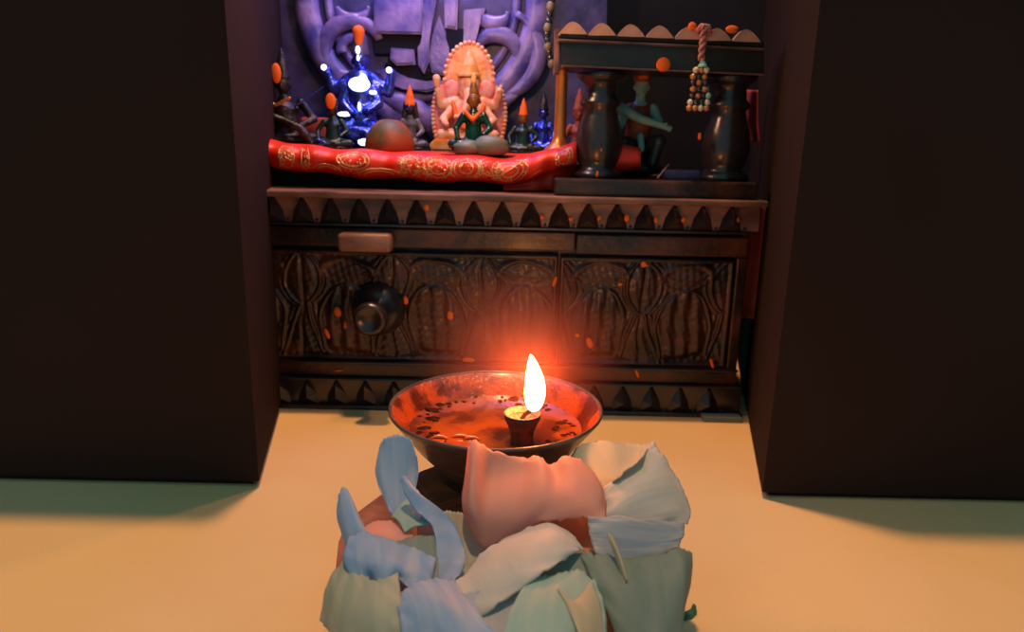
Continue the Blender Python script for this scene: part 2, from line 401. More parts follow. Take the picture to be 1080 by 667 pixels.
# orange disc and dabs on beam
c = P(700, 68, .5065); bm = B(); lathe(bm, (c.x, .5085, c.z), [(0, 0), (.0047, 0), (.0047, .0016), (.004, .0022), (0, .0024)], 28, 'Y'); ap('vermilion_disc', bm, 'orange', True)
for (px, py, rx, rz) in [(730, 28, 4.5, 4.5), (772, 31, 7, 4)]:
    c = P(px, py, .506); s = mpp(.506, .26); bm = B(); ell(bm, c, (rx*s, .0012, rz*s), None, 10); ap('vermilion_mark', bm, 'orange', True)
for (px, py) in [(738, 144), (630, 184), (634, 158)]:
    c = P(px, py, YC-.0035 if px == 630 else YC-.001); bm = B(); ell(bm, c, (.0012, .002, .0026), None, 10); ap('vermilion_mark', bm, 'orange', True)
# left edge post of the canopy
def quadbar(name, a, b, w, Y0, Y1, m):
    s = mpp(Y0, .22)*w
    pa, pb = P(a[0], a[1], Y0), P(b[0], b[1], Y0)
    bm = B(); prism(bm, [pa+Vector((-s/2, 0, 0)), pa+Vector((s/2, 0, 0)), pb+Vector((s/2, 0, 0)), pb+Vector((-s/2, 0, 0))], Vector((0, Y1-Y0, 0)), .0006)
    return ap(name, bm, m)
quadbar('canopy_bracket', (588, 30), (587, 78), 5, .512, .525, 'wood_edge')

# round backboard
YB = .650
def bpnt(px, py, Y=YB): return P(px, py, Y)
cc = P(445, -2, YB); sB = mpp(YB, .25)
Rb = 133*sB
bm = B(); lathe(bm, (cc.x, YB+.012, cc.z), [(0, 0), (Rb, 0), (Rb, .006), (0, .006)], 96, 'Y'); bb = ap('backboard', bm, 'violet_dark')
def sub(name, bm, m): return link(name, bm, m, bb, True)
bm = B(); lathe(bm, (cc.x, YB+.006, cc.z), [(Rb*.80, 0), (Rb*.81, .008), (Rb*.86, .011), (Rb*.93, .011), (Rb*.99, .008), (Rb*1.0, 0)], 128, 'Y', True); sub('rim', bm, 'violet')
bm = B(); lathe(bm, (cc.x, YB+.006, cc.z), [(Rb*.70, 0), (Rb*.705, .004), (Rb*.735, .006), (Rb*.765, .004), (Rb*.77, 0)], 128, 'Y', True); sub('inner_ring', bm, 'violet')
def relief(name, pts, h, m='violet', bev=.0018):
    bm = B(); prism(bm, [P(x, y, YB-h) for x, y in pts], Vector((0, h+.007, 0)), bev); o = sub(name, bm, m)
    for p in o.data.polygons: p.use_smooth = False
    return o
relief('relief_block', [(394, -8), (446, -8), (446, 36), (394, 35)], .008)
relief('relief_block', [(412, 50), (436, 52), (438, 68), (418, 69), (411, 62)], .007)
relief('relief_post', [(446, -8), (461, -8), (453, 40), (452, 66), (447, 78), (441, 68), (440, 50), (447, 40)], .009)
relief('relief_wedge', [(463, 16), (470, 34), (471, 50), (476, 55), (486, 55), (489, 50), (489, 10), (512, 8), (505, 30), (496, 55), (498, 75), (480, 82), (455, 76), (452, 60), (456, 36)], .006)
relief('painted_shadow', [(393, 37), (447, 38), (440, 57), (396, 57)], .0012, 'dark_and_shadow', .0004)  # black pieces laid in as painted shadow under the relief
relief('painted_shadow', [(471, 30), (489, 30), (488, 56), (474, 55)], .0068, 'dark_and_shadow', .0004)
relief('painted_shadow', [(405, 66), (440, 70), (462, 80), (440, 88), (420, 80)], .0012, 'dark_and_shadow', .0004)
relief('relief_block', [(468, -8), (483, -8), (482, 31), (469, 29)], .009)
relief('relief_crescent', [(396, 74), (410, 72), (430, 82), (448, 88), (470, 84), (468, 92), (450, 97), (425, 94), (405, 88)], .006)
def arcpts(cx, cy, r, a0, a1, n=22, rx=1): return [(cx+r*rx*math.cos(math.radians(a0+(a1-a0)*i/n)), cy-r*math.sin(math.radians(a0+(a1-a0)*i/n))) for i in range(n+1)]
def scroll(name, pts, w, h=.006):
    bm = B(); s = mpp(YB, .25)
    tube(bm, [P(x, y, YB-h*.3) for x, y in pts], (lambda t: s*w(t)), 10, flat=.6)
    return sub(name, bm, 'violet')
scroll('relief_scroll', arcpts(372, 52, 30, 300, 20), lambda t: 7-3*t)
scroll('relief_scroll', arcpts(372, 52, 30, 20, 240), lambda t: 4+5*math.sin(PI*t))
scroll('relief_scroll', arcpts(372, 52, 12, -60, 200), lambda t: 3+3*t)
scroll('relief_scroll', arcpts(523, 58, 22, -10, 185), lambda t: 9*math.sin(PI*min(.93, t+.08))**.6)
scroll('relief_scroll', arcpts(521, 10, 15, 190, 350), lambda t: 8*math.sin(PI*min(.95, t+.05))**.6)
scroll('relief_scroll', arcpts(372, 4, 17, 190, 350), lambda t: 7*math.sin(PI*min(.95, t+.05))**.6)
scroll('relief_scroll', arcpts(521, 55, 47, -75, 60), lambda t: 8*math.sin(PI*min(.95, t+.05))**.6+1)
scroll('relief_scroll', [(470, 100), (490, 108), (510, 112), (530, 108), (545, 98)], lambda t: 10*math.sin(PI*min(.95, t+.05))**.6+1)
scroll('relief_scroll', [(400, 100), (420, 108), (440, 118), (455, 130), (460, 145)], lambda t: 12*math.sin(PI*min(.95, t+.05))**.6+1)
# side frame boards behind
bm = B(); prism(bm, [P(270, -40, .66), P(640, -40, .66), P(640, 175, .66), P(270, 175, .66)], Vector((0, .006, 0))); ap('back_panel', bm, 'violet_dark')

# ------------------------------------------------------------------ red cloth
def clothrow(px):
    # (top y, bottom y)
    xs = [240, 286, 320, 360, 400, 450, 500, 540, 560, 585, 608]
    tp = [146, 148, 154, 158, 160, 163, 166, 168, 164, 156, 151]
    bt = [172, 176, 180, 185, 188, 190, 192, 193, 190, 180, 172]
    for i in range(len(xs)-1):
        if px <= xs[i+1]:
            t = (px-xs[i])/(xs[i+1]-xs[i]); return tp[i]+(tp[i+1]-tp[i])*t, bt[i]+(bt[i+1]-bt[i])*t
    return tp[-1], bt[-1]
def cloth_pt(px, t, off=0):
    """t 0..1 down the rolled front"""
    a, b = clothrow(px); a += 1.2*math.sin(px*.11); b += 1.5*math.sin(px*.083+1)
    ang = -PI/2+PI*t
    py = (a+b)/2+(b-a)/2*math.sin(ang)
    Y = .535-.018*math.cos(ang)-.0015*math.sin(px*.21+t*3)-off
    return P(px, py, Y)
bm = B(); g = []
n1 = 130
for i in range(n1+1):
    px = 240+(608-240)*i/n1; col = []; dx = .0025
    a, b = clothrow(px)
    top = cloth_pt(px, 0)
    col.append(Vector((top.x*1.02, .56, max(top.z-.001, zd+.0008))))
    for j in range(15): col.append(cloth_pt(px, j/14))
    bot = cloth_pt(px, 1)
    yb = .5362 if px < 582 else .560
    if px < 530: col += [Vector((bot.x, yb, bot.z+.002)), Vector((bot.x, yb, bot.z+.003))]
    else: col += [bot+Vector((0, -.001, -(bot.z-zt)*.5)), bot+Vector((0, -.003, -(bot.z-zt)*.9))]
    g.append([bm.verts.new(c) for c in col])
for A, Bq in zip(g, g[1:]):
    for k in range(len(A)-1): bm.faces.new((A[k], A[k+1], Bq[k+1], Bq[k]))
redc = link('altar_cloth', bm, 'red_cloth'); sm = redc.modifiers.new('thick', 'SOLIDIFY'); sm.thickness = .0008; sm.offset = 1
tag(redc, 'bright red cloth with gold paisley embroidery rolled along the front of the idol shelf', 'cloth')
bm = B()
def gcurve(pts, r=.00055, closed=False): tube(bm, [cloth_pt(x, t, .0009) for x, t in pts], r, 6, closed)
for (cx, ct, rx, rtt) in [(372, .42, 17, .22), (372, .42, 13, .15), (302, .5, 8, .3), (322, .5, 4, .35), (432, .5, 9, .3), (462, .45, 15, .28), (462, .45, 10, .18), (492, .5, 17, .34), (492, .5, 13, .26), (492, .5, 7, .15), (517, .4, 11, .25), (595, .5, 9, .34), (595, .5, 6, .22)]:
    gcurve([(cx+rx*math.cos(2*PI*k/26), ct+rtt*math.sin(2*PI*k/26)) for k in range(26)], closed=True)
for sc in (1, .75, .45):      # large paisley
    gcurve([(538+sc*(19*math.cos(a)), .5+sc*.34*math.sin(a)*(1-.25*math.cos(a))) for a in [2*PI*k/26 for k in range(26)]], closed=True)
for sc in (1, .7):
    gcurve([(400+sc*22*math.cos(a), .78+sc*.2*math.sin(a)*1.0) for a in [PI+PI*k/20 for k in range(21)]])
    gcurve([(345+sc*15*math.cos(a), .8+sc*.2*math.sin(a)) for a in [PI+PI*k/20 for k in range(21)]])
gcurve([(520+i*2.2, .72-.5*math.sin(i/22*PI*.5)) for i in range(18)])
gcurve([(556+i*1.6, .85-.15*math.sin(i/16*PI)) for i in range(17)])
for _ in range(420):
    base = random.choice([(372, 16), (302, 8), (322, 5), (432, 9), (425, 6), (462, 14), (492, 14), (517, 12), (538, 17), (595, 9), (448, 8)])
    px = base[0]+random.uniform(-1, 1)*base[1]; t = random.uniform(.22, .8)
    gcurve([(px, t), (px+random.uniform(-2.5, 2.5), t+random.uniform(-.06, .06))], .0006)
link('gold_embroidery', bm, 'gold', redc)
# second, small piece of red cloth behind the pillar
bm = B(); g = []
for i in range(15):
    a = i/14; col = []
    for j in range(12):
        ang = -PI/2+PI*j/11
        px = 630+46*a; py = 167+(17-6*a*a)*math.sin(ang)
        q_ = P(px, py, .531-.008*math.cos(ang)); q_.z = max(q_.z, zpl+.0012); col.append(bm.verts.new(q_))
    g.append(col)
for A, Bq in zip(g, g[1:]):
    for k in range(len(A)-1): bm.faces.new((A[k], A[k+1], Bq[k+1], Bq[k]))
bm.faces.new([v for v in g[-1]])
o = link('altar_cloth', bm, 'red_cloth'); s_ = o.modifiers.new('thick', 'SOLIDIFY'); s_.thickness = .0008
tag(o, 'rounded end of red cloth showing between the canopy pillar and the seated figurine', 'cloth')

# ------------------------------------------------------------------ idols
def place(px, pybase, Y, hpx):
    b = P(px, pybase, Y); b.z = max(b.z, 0)
    return b, hpx*mpp(Y, b.z)
class Fig:
    def __init__(s, name, px, pyb, Y, hpx, label, cat='idol', zbase=None, vox=.0009):
        s.o, s.h = place(px, pyb, Y, hpx)
        if zbase is not None: s.o.z = zbase
        s.o.z += .0012; s.root = empty(name, s.o, label, cat); s.vox = vox
    def w(s, p): return s.o + Vector(p)*s.h
    def part(s, name, m, caps=(), ells=(), fuse=True, parent=None, rot=None):
        bm = B()
        for (a, ra, b_, rb) in caps: cap(bm, s.w(a), ra*s.h, s.w(b_), rb*s.h)
        for e in ells:
            ell(bm, s.w(e[0]), [k*s.h for k in e[1]], e[2] if len(e) > 2 else None)
        o = link(name, bm, m, parent or s.root, True)
        if fuse: fused(o, s.vox)
        return o
def seated(name, px, pyb, Y, hpx, label, mats, crown=True, mark=None, wide=1.0, zbase=None, lean=0, face=True):
    f = Fig(name, px, pyb, Y, hpx, label, zbase=zbase)
    w = wide
    f.part('base', mats[0], [((-.2*w, 0, .03), .035, (.2*w, 0, .03), .035)], [((0, -.02, .035), (.30*w, .2, .035))])
    f.part('body', mats[1], [
        ((0, .02, .12), .13*w, (lean, .02, .36), .105*w), ((lean, .02, .40), .12*w, (lean, .02, .48), .07),
        ((0, .0, .10), .10, (-.27*w, -.08, .10), .065), ((0, .0, .10), .10, (.27*w, -.08, .10), .065),
        ((-.27*w, -.08, .10), .062, (.08, -.17, .09), .04), ((.27*w, -.08, .10), .062, (-.08, -.18, .07), .04),
        ((lean-.13*w, .02, .46), .05, (lean-.23*w, -.02, .30), .042), ((lean-.23*w, -.02, .30), .042, (-.2*w, -.12, .18), .03),
        ((lean+.13*w, .02, .46), .05, (lean+.23*w, -.02, .30), .042), ((lean+.23*w, -.02, .30), .042, (.14*w, -.14, .22), .03),
        ((lean, .02, .5), .045, (lean, .01, .58), .042)])
    hd = f.part('head', mats[2], [((lean, .0, .60), .062, (lean, .0, .66), .078)], [((lean, -.072, .625), (.014, .02, .022)), ((lean-.08, .01, .63), (.016, .02, .035)), ((lean+.08, .01, .63), (.016, .02, .035)), ((lean, -.06, .592), (.026, .012, .008))])
    if crown:
        bm = B(); c = f.w((lean, .005, .69)); h = f.h
        lathe(bm, c, [(.082*h, 0), (.085*h, .03*h), (.07*h, .06*h), (.066*h, .12*h), (.05*h, .18*h), (.03*h, .24*h), (.012*h, .29*h), (0, .31*h)], 24)
        link('crown', bm, mats[3], f.root, True)
    if mark:
        f.part('vermilion_mark', 'orange', ells=[((lean+mark[0], mark[1], mark[2]), (mark[3], mark[4], mark[5]))], fuse=False)
    return f
YS = .585
# 1 left seated dark idol
f = seated('seated_idol', 302, 158, .575, 100, 'blackened metal seated idol with orange-smeared face, leftmost on the red cloth', ('black_idol', 'black_idol', 'black_idol', 'black_idol'), wide=1.35, zbase=zd, mark=(-.035, -.085, .74, .05, .025, .10))
f.part('shawl', 'brass', [((-.16, -.10, .52), .022, (-.05, -.13, .42), .018), ((-.05, -.13, .42), .018, (.10, -.12, .50), .02)], fuse=True)
f.part('raised_knee', 'black_idol', [((-.1, -.16, .33), .035, (.22, -.2, .20), .045), ((.22, -.2, .20), .045, (.34, -.2, .03), .035)])
f.part('sword', 'silver', [((.10, -.05, .40), .012, (.42, -.02, .62), .006)], fuse=False)
# small magenta cushion behind
bm = B(); c = P(333, 152, .60); box(bm, c.x-.010, c.x+.012, .594, .606, zd, P(330, 124, .60).z, .002); tag(link('cushion', bm, 'drape_red', smooth=True), 'small crimson cushion standing between the two leftmost dark idols', 'cushion')
# 2 dark idol with teal cloak
f = seated('seated_idol', 352, 160, .565, 62, 'small dark idol in a teal cloak with a round orange forehead patch', ('black_idol', 'teal_robe', 'black_idol', 'black_idol'), crown=False, zbase=zd, wide=1.1)
f.part('hair_bun', 'black_idol', ells=[((0, .02, .76), (.10, .09, .11))]); f.part('vermilion_mark', 'orange', ells=[((.0, -.075, .78), (.085, .035, .13))], fuse=False)
f.part('necklace', 'silver', [((-.25, -.16, .16), .03, (-.08, -.2, .10), .03), ((-.08, -.2, .10), .03, (-.2, -.2, .05), .03)], fuse=True)
# 3 silver idol, blue light in its colour
f = Fig('standing_idol', 383, 160, .60, 128, 'tall shiny silver idol with blue light in its colour, raised arms, glowing chest lamp and orange-pasted crown', zbase=zd, vox=.0011)
f.part('base', 'silver', [((-.14, 0, .03), .03, (.14, 0, .03), .03)], [((0, 0, .05), (.19, .13, .05)), ((0, 0, .12), (.14, .1, .04))])
f.part('body', 'silver', [(a_, ra_*1.28, b_, rb_*1.28) for a_, ra_, b_, rb_ in [((0, 0, .12), .10, (0, 0, .36), .08), ((0, 0, .40), .085, (0, 0, .52), .095), ((0, 0, .56), .05, (0, 0, .63), .04),
    ((-.02, -.02, .16), .09, (-.19, -.07, .15), .05), ((.02, -.02, .16), .09, (.19, -.07, .15), .05), ((-.19, -.07, .15), .05, (.06, -.13, .12), .035), ((.19, -.07, .15), .05, (-.06, -.13, .10), .035),
    ((-.08, 0, .55), .045, (-.22, 0, .45), .035), ((-.22, 0, .45), .035, (-.26, -.02, .60), .028), ((.08, 0, .55), .045, (.22, 0, .45), .035), ((.22, 0, .45), .035, (.25, -.02, .60), .028),
    ((-.09, -.02, .5), .04, (-.15, -.06, .36), .032), ((-.15, -.06, .36), .032, (-.06, -.12, .28), .026), ((.09, -.02, .5), .04, (.15, -.06, .36), .032), ((.15, -.06, .36), .032, (.07, -.12, .30), .026)]])
f.part('head', 'silver', [((0, -.01, .66), .05, (0, -.01, .71), .062)], [((0, -.07, .68), (.012, .015, .018)), ((-.065, 0, .68), (.014, .015, .03)), ((.065, 0, .68), (.014, .015, .03))])
bm = B(); h = f.h; lathe(bm, f.w((0, 0, .73)), [(.068*h, 0), (.07*h, .03*h), (.06*h, .08*h), (.055*h, .13*h), (.035*h, .18*h), (0, .21*h)], 24); link('crown', bm, 'violet_dark', f.root, True)
f.part('vermilion_mark', 'orange', [((0, -.05, .83), .035, (0, -.045, .90), .05)], fuse=True)
f.part('led_lamp', 'led', ells=[((.01, -.12, .50), (.085, .02, .055)), ((.04, -.12, .53), (.035, .02, .05))], fuse=False)
for (x, z, rx, rz) in [(-.11, .27, .055, .018), (-.26, .62, .022, .022), (.25, .61, .022, .022), (.12, .44, .03, .015), (0, .76, .018, .03), (0, .70, .01, .022), (.01, .33, .012, .035), (.03, .06, .04, .03)]:
    f.part('led_lamp', 'led', ells=[((x, -.14 if z < .7 else -.09, z), (rx, .008, rz))], fuse=False)
# 4 round stone
bm = B(); c = P(411, 166, .558); s = mpp(.558, .19)
lathe(bm, (c.x, .560, zd), [(0, 0), (24*s, 0), (26*s, 4*s), (26*s, 10*s), (23*s, 20*s), (17*s, 28*s), (9*s, 33*s), (0, 34*s)], 40)
tag(link('round_stone', bm, 'stone'), 'smooth dome-shaped brown and green stone with an orange-stained top on red cloth', 'stone')
# 5 dark idol in grey robe
f = seated('seated_idol', 433, 162, .585, 66, 'black-faced idol in a grey robe with pointed orange cap beside the dome stone', ('grey_robe', 'grey_robe', 'black_idol', 'orange'), zbase=zd, wide=.85)
f.part('face_paint', 'silver', ells=[((0, -.08, .665), (.02, .012, .02)), ((-.035, -.07, .63), (.012, .01, .01)), ((.035, -.07, .63), (.012, .01, .01))], fuse=False)
f.part('hood', 'black_idol', [((-.09, .03, .5), .05, (-.07, .03, .72), .04), ((.09, .03, .5), .05, (.07, .03, .72), .04)])
# 6 Ganesha like marble idol
f = Fig('elephant_headed_idol', 494, 162, .605, 109, 'peach and pink marble elephant-headed idol against a tall oval halo', zbase=zd, vox=.0011)
h = f.h
def fpoly(name, pts, y, th, m, bev=.0015):
    bm = B(); prism(bm, [f.w((x, y, z)) for x, z in pts], Vector((0, th*h, 0)), bev); return link(name, bm, m, f.root, False)
halo = [(.24*math.cos(a), .66+.34*math.sin(a)) for a in [PI*k/24 for k in range(25)]]
fpoly('halo', [(.24, .3)]+halo+[(-.24, .3)], .07, .05, 'marble')
halo2 = [(.17*math.cos(a), .66+.26*math.sin(a)) for a in [PI*k/24 for k in range(25)]]
fpoly('halo_inset', [(.17, .4)]+halo2+[(-.17, .4)], .05, .03, 'marble_or', .001)
bm = B()
for k in range(19):
    a = PI*k/18; ell(bm, f.w((.235*math.cos(a), .065, .66+.335*math.sin(a))), (.022*h,)*3, None, 8)
link('halo_beads', bm, 'marble', f.root)
fpoly('throne_back', [(-.30, .05), (.30, .05), (.35, .3), (.34, .5), (.27, .62), (.15, .66), (-.15, .66), (-.27, .62), (-.34, .5), (-.35, .3)], .09, .05, 'marble_pink')
for sgn in (-1, 1):
    bm = B()
    for k in range(15):
        t = k/14; ell(bm, f.w((sgn*(.30+.05*math.sin(PI*t)), .085, .06+.54*t)), (.024*h,)*3, None, 8)
    link('throne_beads', bm, 'marble', f.root)
fpoly('pedestal', [(-.34, 0), (.34, 0), (.36, .06), (.31, .11), (-.31, .11), (-.36, .06)], -.16, .34, 'marble_or')
f.part('body', 'marble', [((0, 0, .20), .15, (0, 0, .38), .12), ((-.02, -.02, .14), .07, (-.24, -.08, .15), .06), ((.02, -.02, .14), .07, (.24, -.08, .15), .06), ((-.24, -.08, .15), .055, (.05, -.15, .13), .035), ((.24, -.08, .15), .055, (-.05, -.16, .12), .035),
    ((-.13, 0, .46), .055, (-.26, .0, .42), .042), ((-.26, 0, .42), .042, (-.29, -.03, .56), .035), ((.13, 0, .46), .055, (.26, 0, .42), .042), ((.26, 0, .42), .042, (.29, -.03, .56), .035),
    ((-.13, -.02, .40), .05, (-.24, -.06, .29), .04), ((-.24, -.06, .29), .04, (-.2, -.14, .24), .03), ((.13, -.02, .40), .05, (.24, -.06, .29), .04), ((.24, -.06, .29), .04, (.18, -.14, .24), .03)])
hd = f.part('head', 'marble', [((0, -.02, .54), .09, (0, -.02, .62), .10)], [])
f.part('ear', 'marble_pink', ells=[((-.16, .0, .57), (.075, .022, .09))], parent=None); f.part('ear', 'marble_pink', ells=[((.16, .0, .57), (.075, .022, .09))])
f.part('trunk', 'marble', [((0, -.10, .54), .045, (.0, -.15, .42), .038), ((0, -.15, .42), .038, (-.05, -.17, .32), .03), ((-.05, -.17, .32), .03, (-.11, -.17, .31), .025)])
bm = B(); lathe(bm, f.w((0, -.02, .68)), [(.105*h, 0), (.11*h, .03*h), (.085*h, .05*h), (.09*h, .09*h), (.065*h, .12*h), (.06*h, .17*h), (.03*h, .21*h), (0, .25*h)], 24); link('crown', bm, 'marble_or', f.root)
f.part('garland', 'orange', [((-.14, -.10, .44), .025, (-.08, -.17, .22), .025), ((-.08, -.17, .22), .025, (.10, -.17, .20), .025), ((.10, -.17, .20), .025, (.15, -.10, .42), .025)])
f.part('raised_hand', 'marble', [((-.30, -.04, .60), .03, (-.30, -.05, .66), .04)])
# 7 green robed monk figure in front
f = seated('seated_figurine', 499, 165, .560, 82, 'brown-headed seated figurine in glossy green robe before the pink marble idol', ('greystone', 'green_robe', 'brown_skin', 'brown_skin'), crown=False, zbase=zd, wide=.95)
f.part('hair_bun', 'brown_skin', [((0, .01, .73), .06, (0, .01, .82), .045)]); f.part('topknot', 'marble_or', [((0, .01, .87), .04, (0, .01, .95), .03)])
f.part('sash', 'orange', [((-.10, -.09, .50), .026, (.0, -.12, .40), .03), ((.0, -.12, .40), .03, (.07, -.09, .48), .026)])
# 8 two grey green stones at its feet
for (px, rx, m, lab) in [(493, 15, 'greystone', 'small grey-green pebble at the left foot of the green-robed figurine'), (517, 20, 'greystone', 'larger grey-green pebble with rusty side, right of the green-robed figurine')]:
    bm = B(); c = P(px, 160, .540); s = mpp(.54, .19)
    ell(bm, (c.x, .5415, zd+.4*rx*s), (rx*s, 11*s, .62*rx*s), None, 20)
    for v in bm.verts: v.co.x += .0009*math.sin(v.co.z*900); v.co.z = max(v.co.z, zd)
    tag(link('pebble', bm, m), lab, 'stone')
# 9 teal idol with orange cap
f = seated('seated_idol', 551, 165, .565, 56, 'tiny dark teal idol with a long orange cap, left of the brass stand', ('teal_robe', 'teal_robe', 'brown_skin', 'orange'), zbase=zd, wide=1.15)
# 9b small silver idol behind it
f = seated('seated_idol', 572, 160, .61, 62, 'murky silver idol half hidden behind the brass stand', ('black_idol', 'silver', 'silver', 'black_idol'), zbase=zd, wide=.9)
# 10 brass stand
bm = B(); c = P(590, 153, .548); s = mpp(.548, .2)
lathe(bm, (c.x, .548, zd), [(0, 0), (19*s, 0), (19*s, 3*s), (15*s, 8*s), (9*s, 14*s), (6.5*s, 22*s), (6*s, 60*s), (6*s, 92*s), (7.5*s, 94*s), (7.5*s, 98*s), (0, 99*s)], 32)
tag(link('brass_stand', bm, 'brass'), 'slender orange and green brass lamp stand with flared foot beside the canopy pillar', 'lamp stand')
# 11 dark doll behind pillar
f = seated('seated_figurine', 609, 160, .60, 74, 'dark red and yellow figurine mostly hidden behind the left canopy pillar', ('brass', 'maroon', 'maroon', 'maroon'), zbase=zt+.02, wide=.9)
bm = B(); box(bm, xd+.0005, X(650, 170, .6), .57, .65, zt, zt+.02, .001); ap('canopy_step', bm, 'wood')
# 12 turbaned figurine under canopy
f = Fig('turbaned_figurine', 671, 184, .556, 108, 'seated figurine in maroon vest, pale teal arm stretched over its knee', 'figurine', zbase=zpl, vox=.0008)
f.part('seat', 'beam', [((-.14, .05, .10), .09, (.14, .05, .10), .09)], [((0, .03, .06), (.26, .2, .08))])
f.part('body', 'teal_skin', [((0, .04, .28), .12, (0, .04, .60), .10), ((0, .03, .66), .05, (0, .02, .74), .045),
    ((-.13, .02, .60), .055, (-.20, -.05, .46), .048), ((-.20, -.05, .62), .055, (-.02, -.14, .52), .042), ((-.02, -.14, .52), .042, (.20, -.15, .46), .032),
    ((.13, .02, .62), .05, (.18, -.03, .50), .042),
    ((.0, -.10, .36), .035, (.01, -.16, .24), .03)])
f.part('hand', 'teal_skin', [((.20, -.15, .46), .03, (.24, -.16, .44), .022), ((.22, -.15, .47), .01, (.28, -.16, .46), .007), ((.22, -.16, .455), .01, (.285, -.17, .44), .007), ((.22, -.16, .44), .01, (.28, -.17, .42), .007), ((.22, -.15, .43), .009, (.265, -.17, .405), .006), ((.20, -.16, .475), .01, (.23, -.18, .49), .007)])
f.part('vest', 'maroon', [((0, .045, .30), .13, (0, .045, .58), .115), ((-.09, .04, .62), .055, (.09, .04, .62), .055)])
f.part('trousers', 'beam', [((-.06, .0, .26), .09, (-.16, -.16, .30), .068), ((-.16, -.16, .30), .062, (-.12, -.16, .12), .05), ((.06, 0, .26), .09, (.17, -.15, .32), .068), ((.17, -.15, .32), .06, (.12, -.17, .12), .05)])
hd = f.part('head', 'teal_skin', [((0, .0, .78), .055, (0, .0, .85), .068)], [((0, -.066, .80), (.013, .02, .02)), ((-.068, .0, .81), (.013, .018, .026)), ((.068, 0, .81), (.013, .018, .026)), ((0, -.058, .765), (.024, .01, .007)), ((-.024, -.062, .83), (.012, .008, .006)), ((.024, -.062, .83), (.012, .008, .006))])
f.part('cap', 'maroon', [((-.02, .005, .90), .065, (.03, .005, .92), .06)], [((0, .0, .88), (.08, .08, .04))])
f.part('vermilion_mark', 'orange', ells=[((0, -.065, .90), (.05, .012, .022))], fuse=False)

# bead strand left of the canopy
root = empty('bead_strand', P(583, 16, .53), 'dark and pale bead strand hanging from above at the left end of the canopy beam', 'beads')
bm = B(); path = [(586, -15), (582, 0), (579, 20), (577, 38), (579, 55), (583, 70)]
pv = [Vector((a, b, 0)) for a, b in path]
tube(bm, [P(q.x, q.y, .53) for q in [crom(pv, k/20) for k in range(21)]], .0005, 6); link('string', bm, 'cord', root)
for k in range(13):
    q = crom(pv, (k+.5)/13); bm = B(); r = .0022 if k % 3 else .0030
    ell(bm, P(q.x, q.y, .53), (r, r, r*1.2), None, 12); link('bead', bm, 'greystone' if k % 3 == 0 else 'bead_dark', root)
# tassel
root = empty('beaded_tassel', P(741, 28, .503), 'beaded tassel on a twisted rose cord hanging over the front of the canopy beam', 'tassel')
for ph in (0, PI):
    bm = B(); tube(bm, [P(743+2.3*math.sin(k*.55+ph)-k*.12, 26+k*1.35, .503+.0012*math.cos(k*.55+ph)) for k in range(29)], .0013, 8); link('cord', bm, 'cord', root)
bm = B(); tube(bm, [P(735, 33, .505), P(740, 27, .503), P(747, 28, .503), P(749, 35, .505)], .0017, 8); link('knot', bm, 'cord', root)
bm = B(); c = P(741, 70, .503); s = mpp(.503, .25); lathe(bm, (c.x, .503, c.z), [(0, 6*s), (2*s, 6*s), (5*s, 1*s), (6*s, -1*s), (0, -1*s)], 16); link('tassel_cap', bm, 'bead_mint', root)
rows = [(74, [(-5, 'bead_pale'), (1, 'bead_amber'), (6, 'bead_pale')]), (81, [(-8, 'bead_amber'), (-2, 'bead_dark'), (4, 'bead_amber')]), (87, [(-8, 'bead_dark'), (-2, 'bead_amber'), (5, 'bead_dark')]), (94, [(-8, 'bead_amber'), (-2, 'bead_dark'), (4, 'bead_amber'), (8, 'bead_dark')]), (101, [(-9, 'bead_dark'), (-3, 'bead_amber'), (3, 'bead_dark'), (8, 'bead_mint')]), (108, [(-11, 'bead_pale'), (-5, 'bead_dark'), (1, 'bead_dark'), (7, 'bead_pale')]), (114, [(-12, 'bead_amber'), (-6, 'bead_amber'), (0, 'bead_pale'), (6, 'bead_amber')])]
for y, bs in rows:
    for dx, mm in bs:
        bm = B(); ell(bm, P(739+dx, y, .503-.001*math.cos(dx)), (.0022, .0022, .0022), None, 10); link('bead', bm, mm, root)
# thin stick in the canopy
a, b = P(706, 167, .53), P(694, 181, .515)
bm = B(); tube(bm, [Vector((b.x, b.y, zpl+.0009)), Vector((a.x, a.y, zpl+.010))], .0007, 8); tag(link('incense_stick', bm, 'scallop'), 'thin incense stick leaning inside the canopy between the pillars', 'incense')
bm = B(); c = P(717, 184, .53); box(bm, c.x-.013, c.x+.013, .521, .540, zpl, zpl+.0065, .001); tag(link('incense_box', bm, 'violet_dark'), 'small dark purplish box lying on the canopy floor by the right pillar', 'box')

# drapes at the right side
def drape(name, pts, m, label, Y0):
    bm = B(); g = []
    n = 24
    for i in range(n+1):
        t = i/n; k = t*(len(pts)-1); a = min(int(k), len(pts)-2); f_ = k-a
        l_ = [pts[a][q]+(pts[a+1][q]-pts[a][q])*f_ for q in range(3)]
        row = []
        for j in range(13):
            u = j/12; row.append(bm.verts.new(P(l_[1]+(l_[2]-l_[1])*u, l_[0], Y0+.004*math.sin(u*9+t*2))))
        g.append(row)
    for A, Bq in zip(g, g[1:]):
        for k in range(12): bm.faces.new((A[k], A[k+1], Bq[k+1], Bq[k]))
    o = link(name, bm, m); s_ = o.modifiers.new('t', 'SOLIDIFY'); s_.thickness = .0012
    return tag(o, label, 'drape')
drape('hanging_drape', [(95, 784, 800), (130, 779, 800), (150, 788, 802)], 'drape_red', 'small dusky pink hanging cloth right of the canopy pillar', .60)
drape('hanging_drape', [(215, 792, 830), (330, 777, 830), (336, 776, 830)], 'drape_red', 'red cloth edge hanging down beside the right end of the altar cabinet', .53)
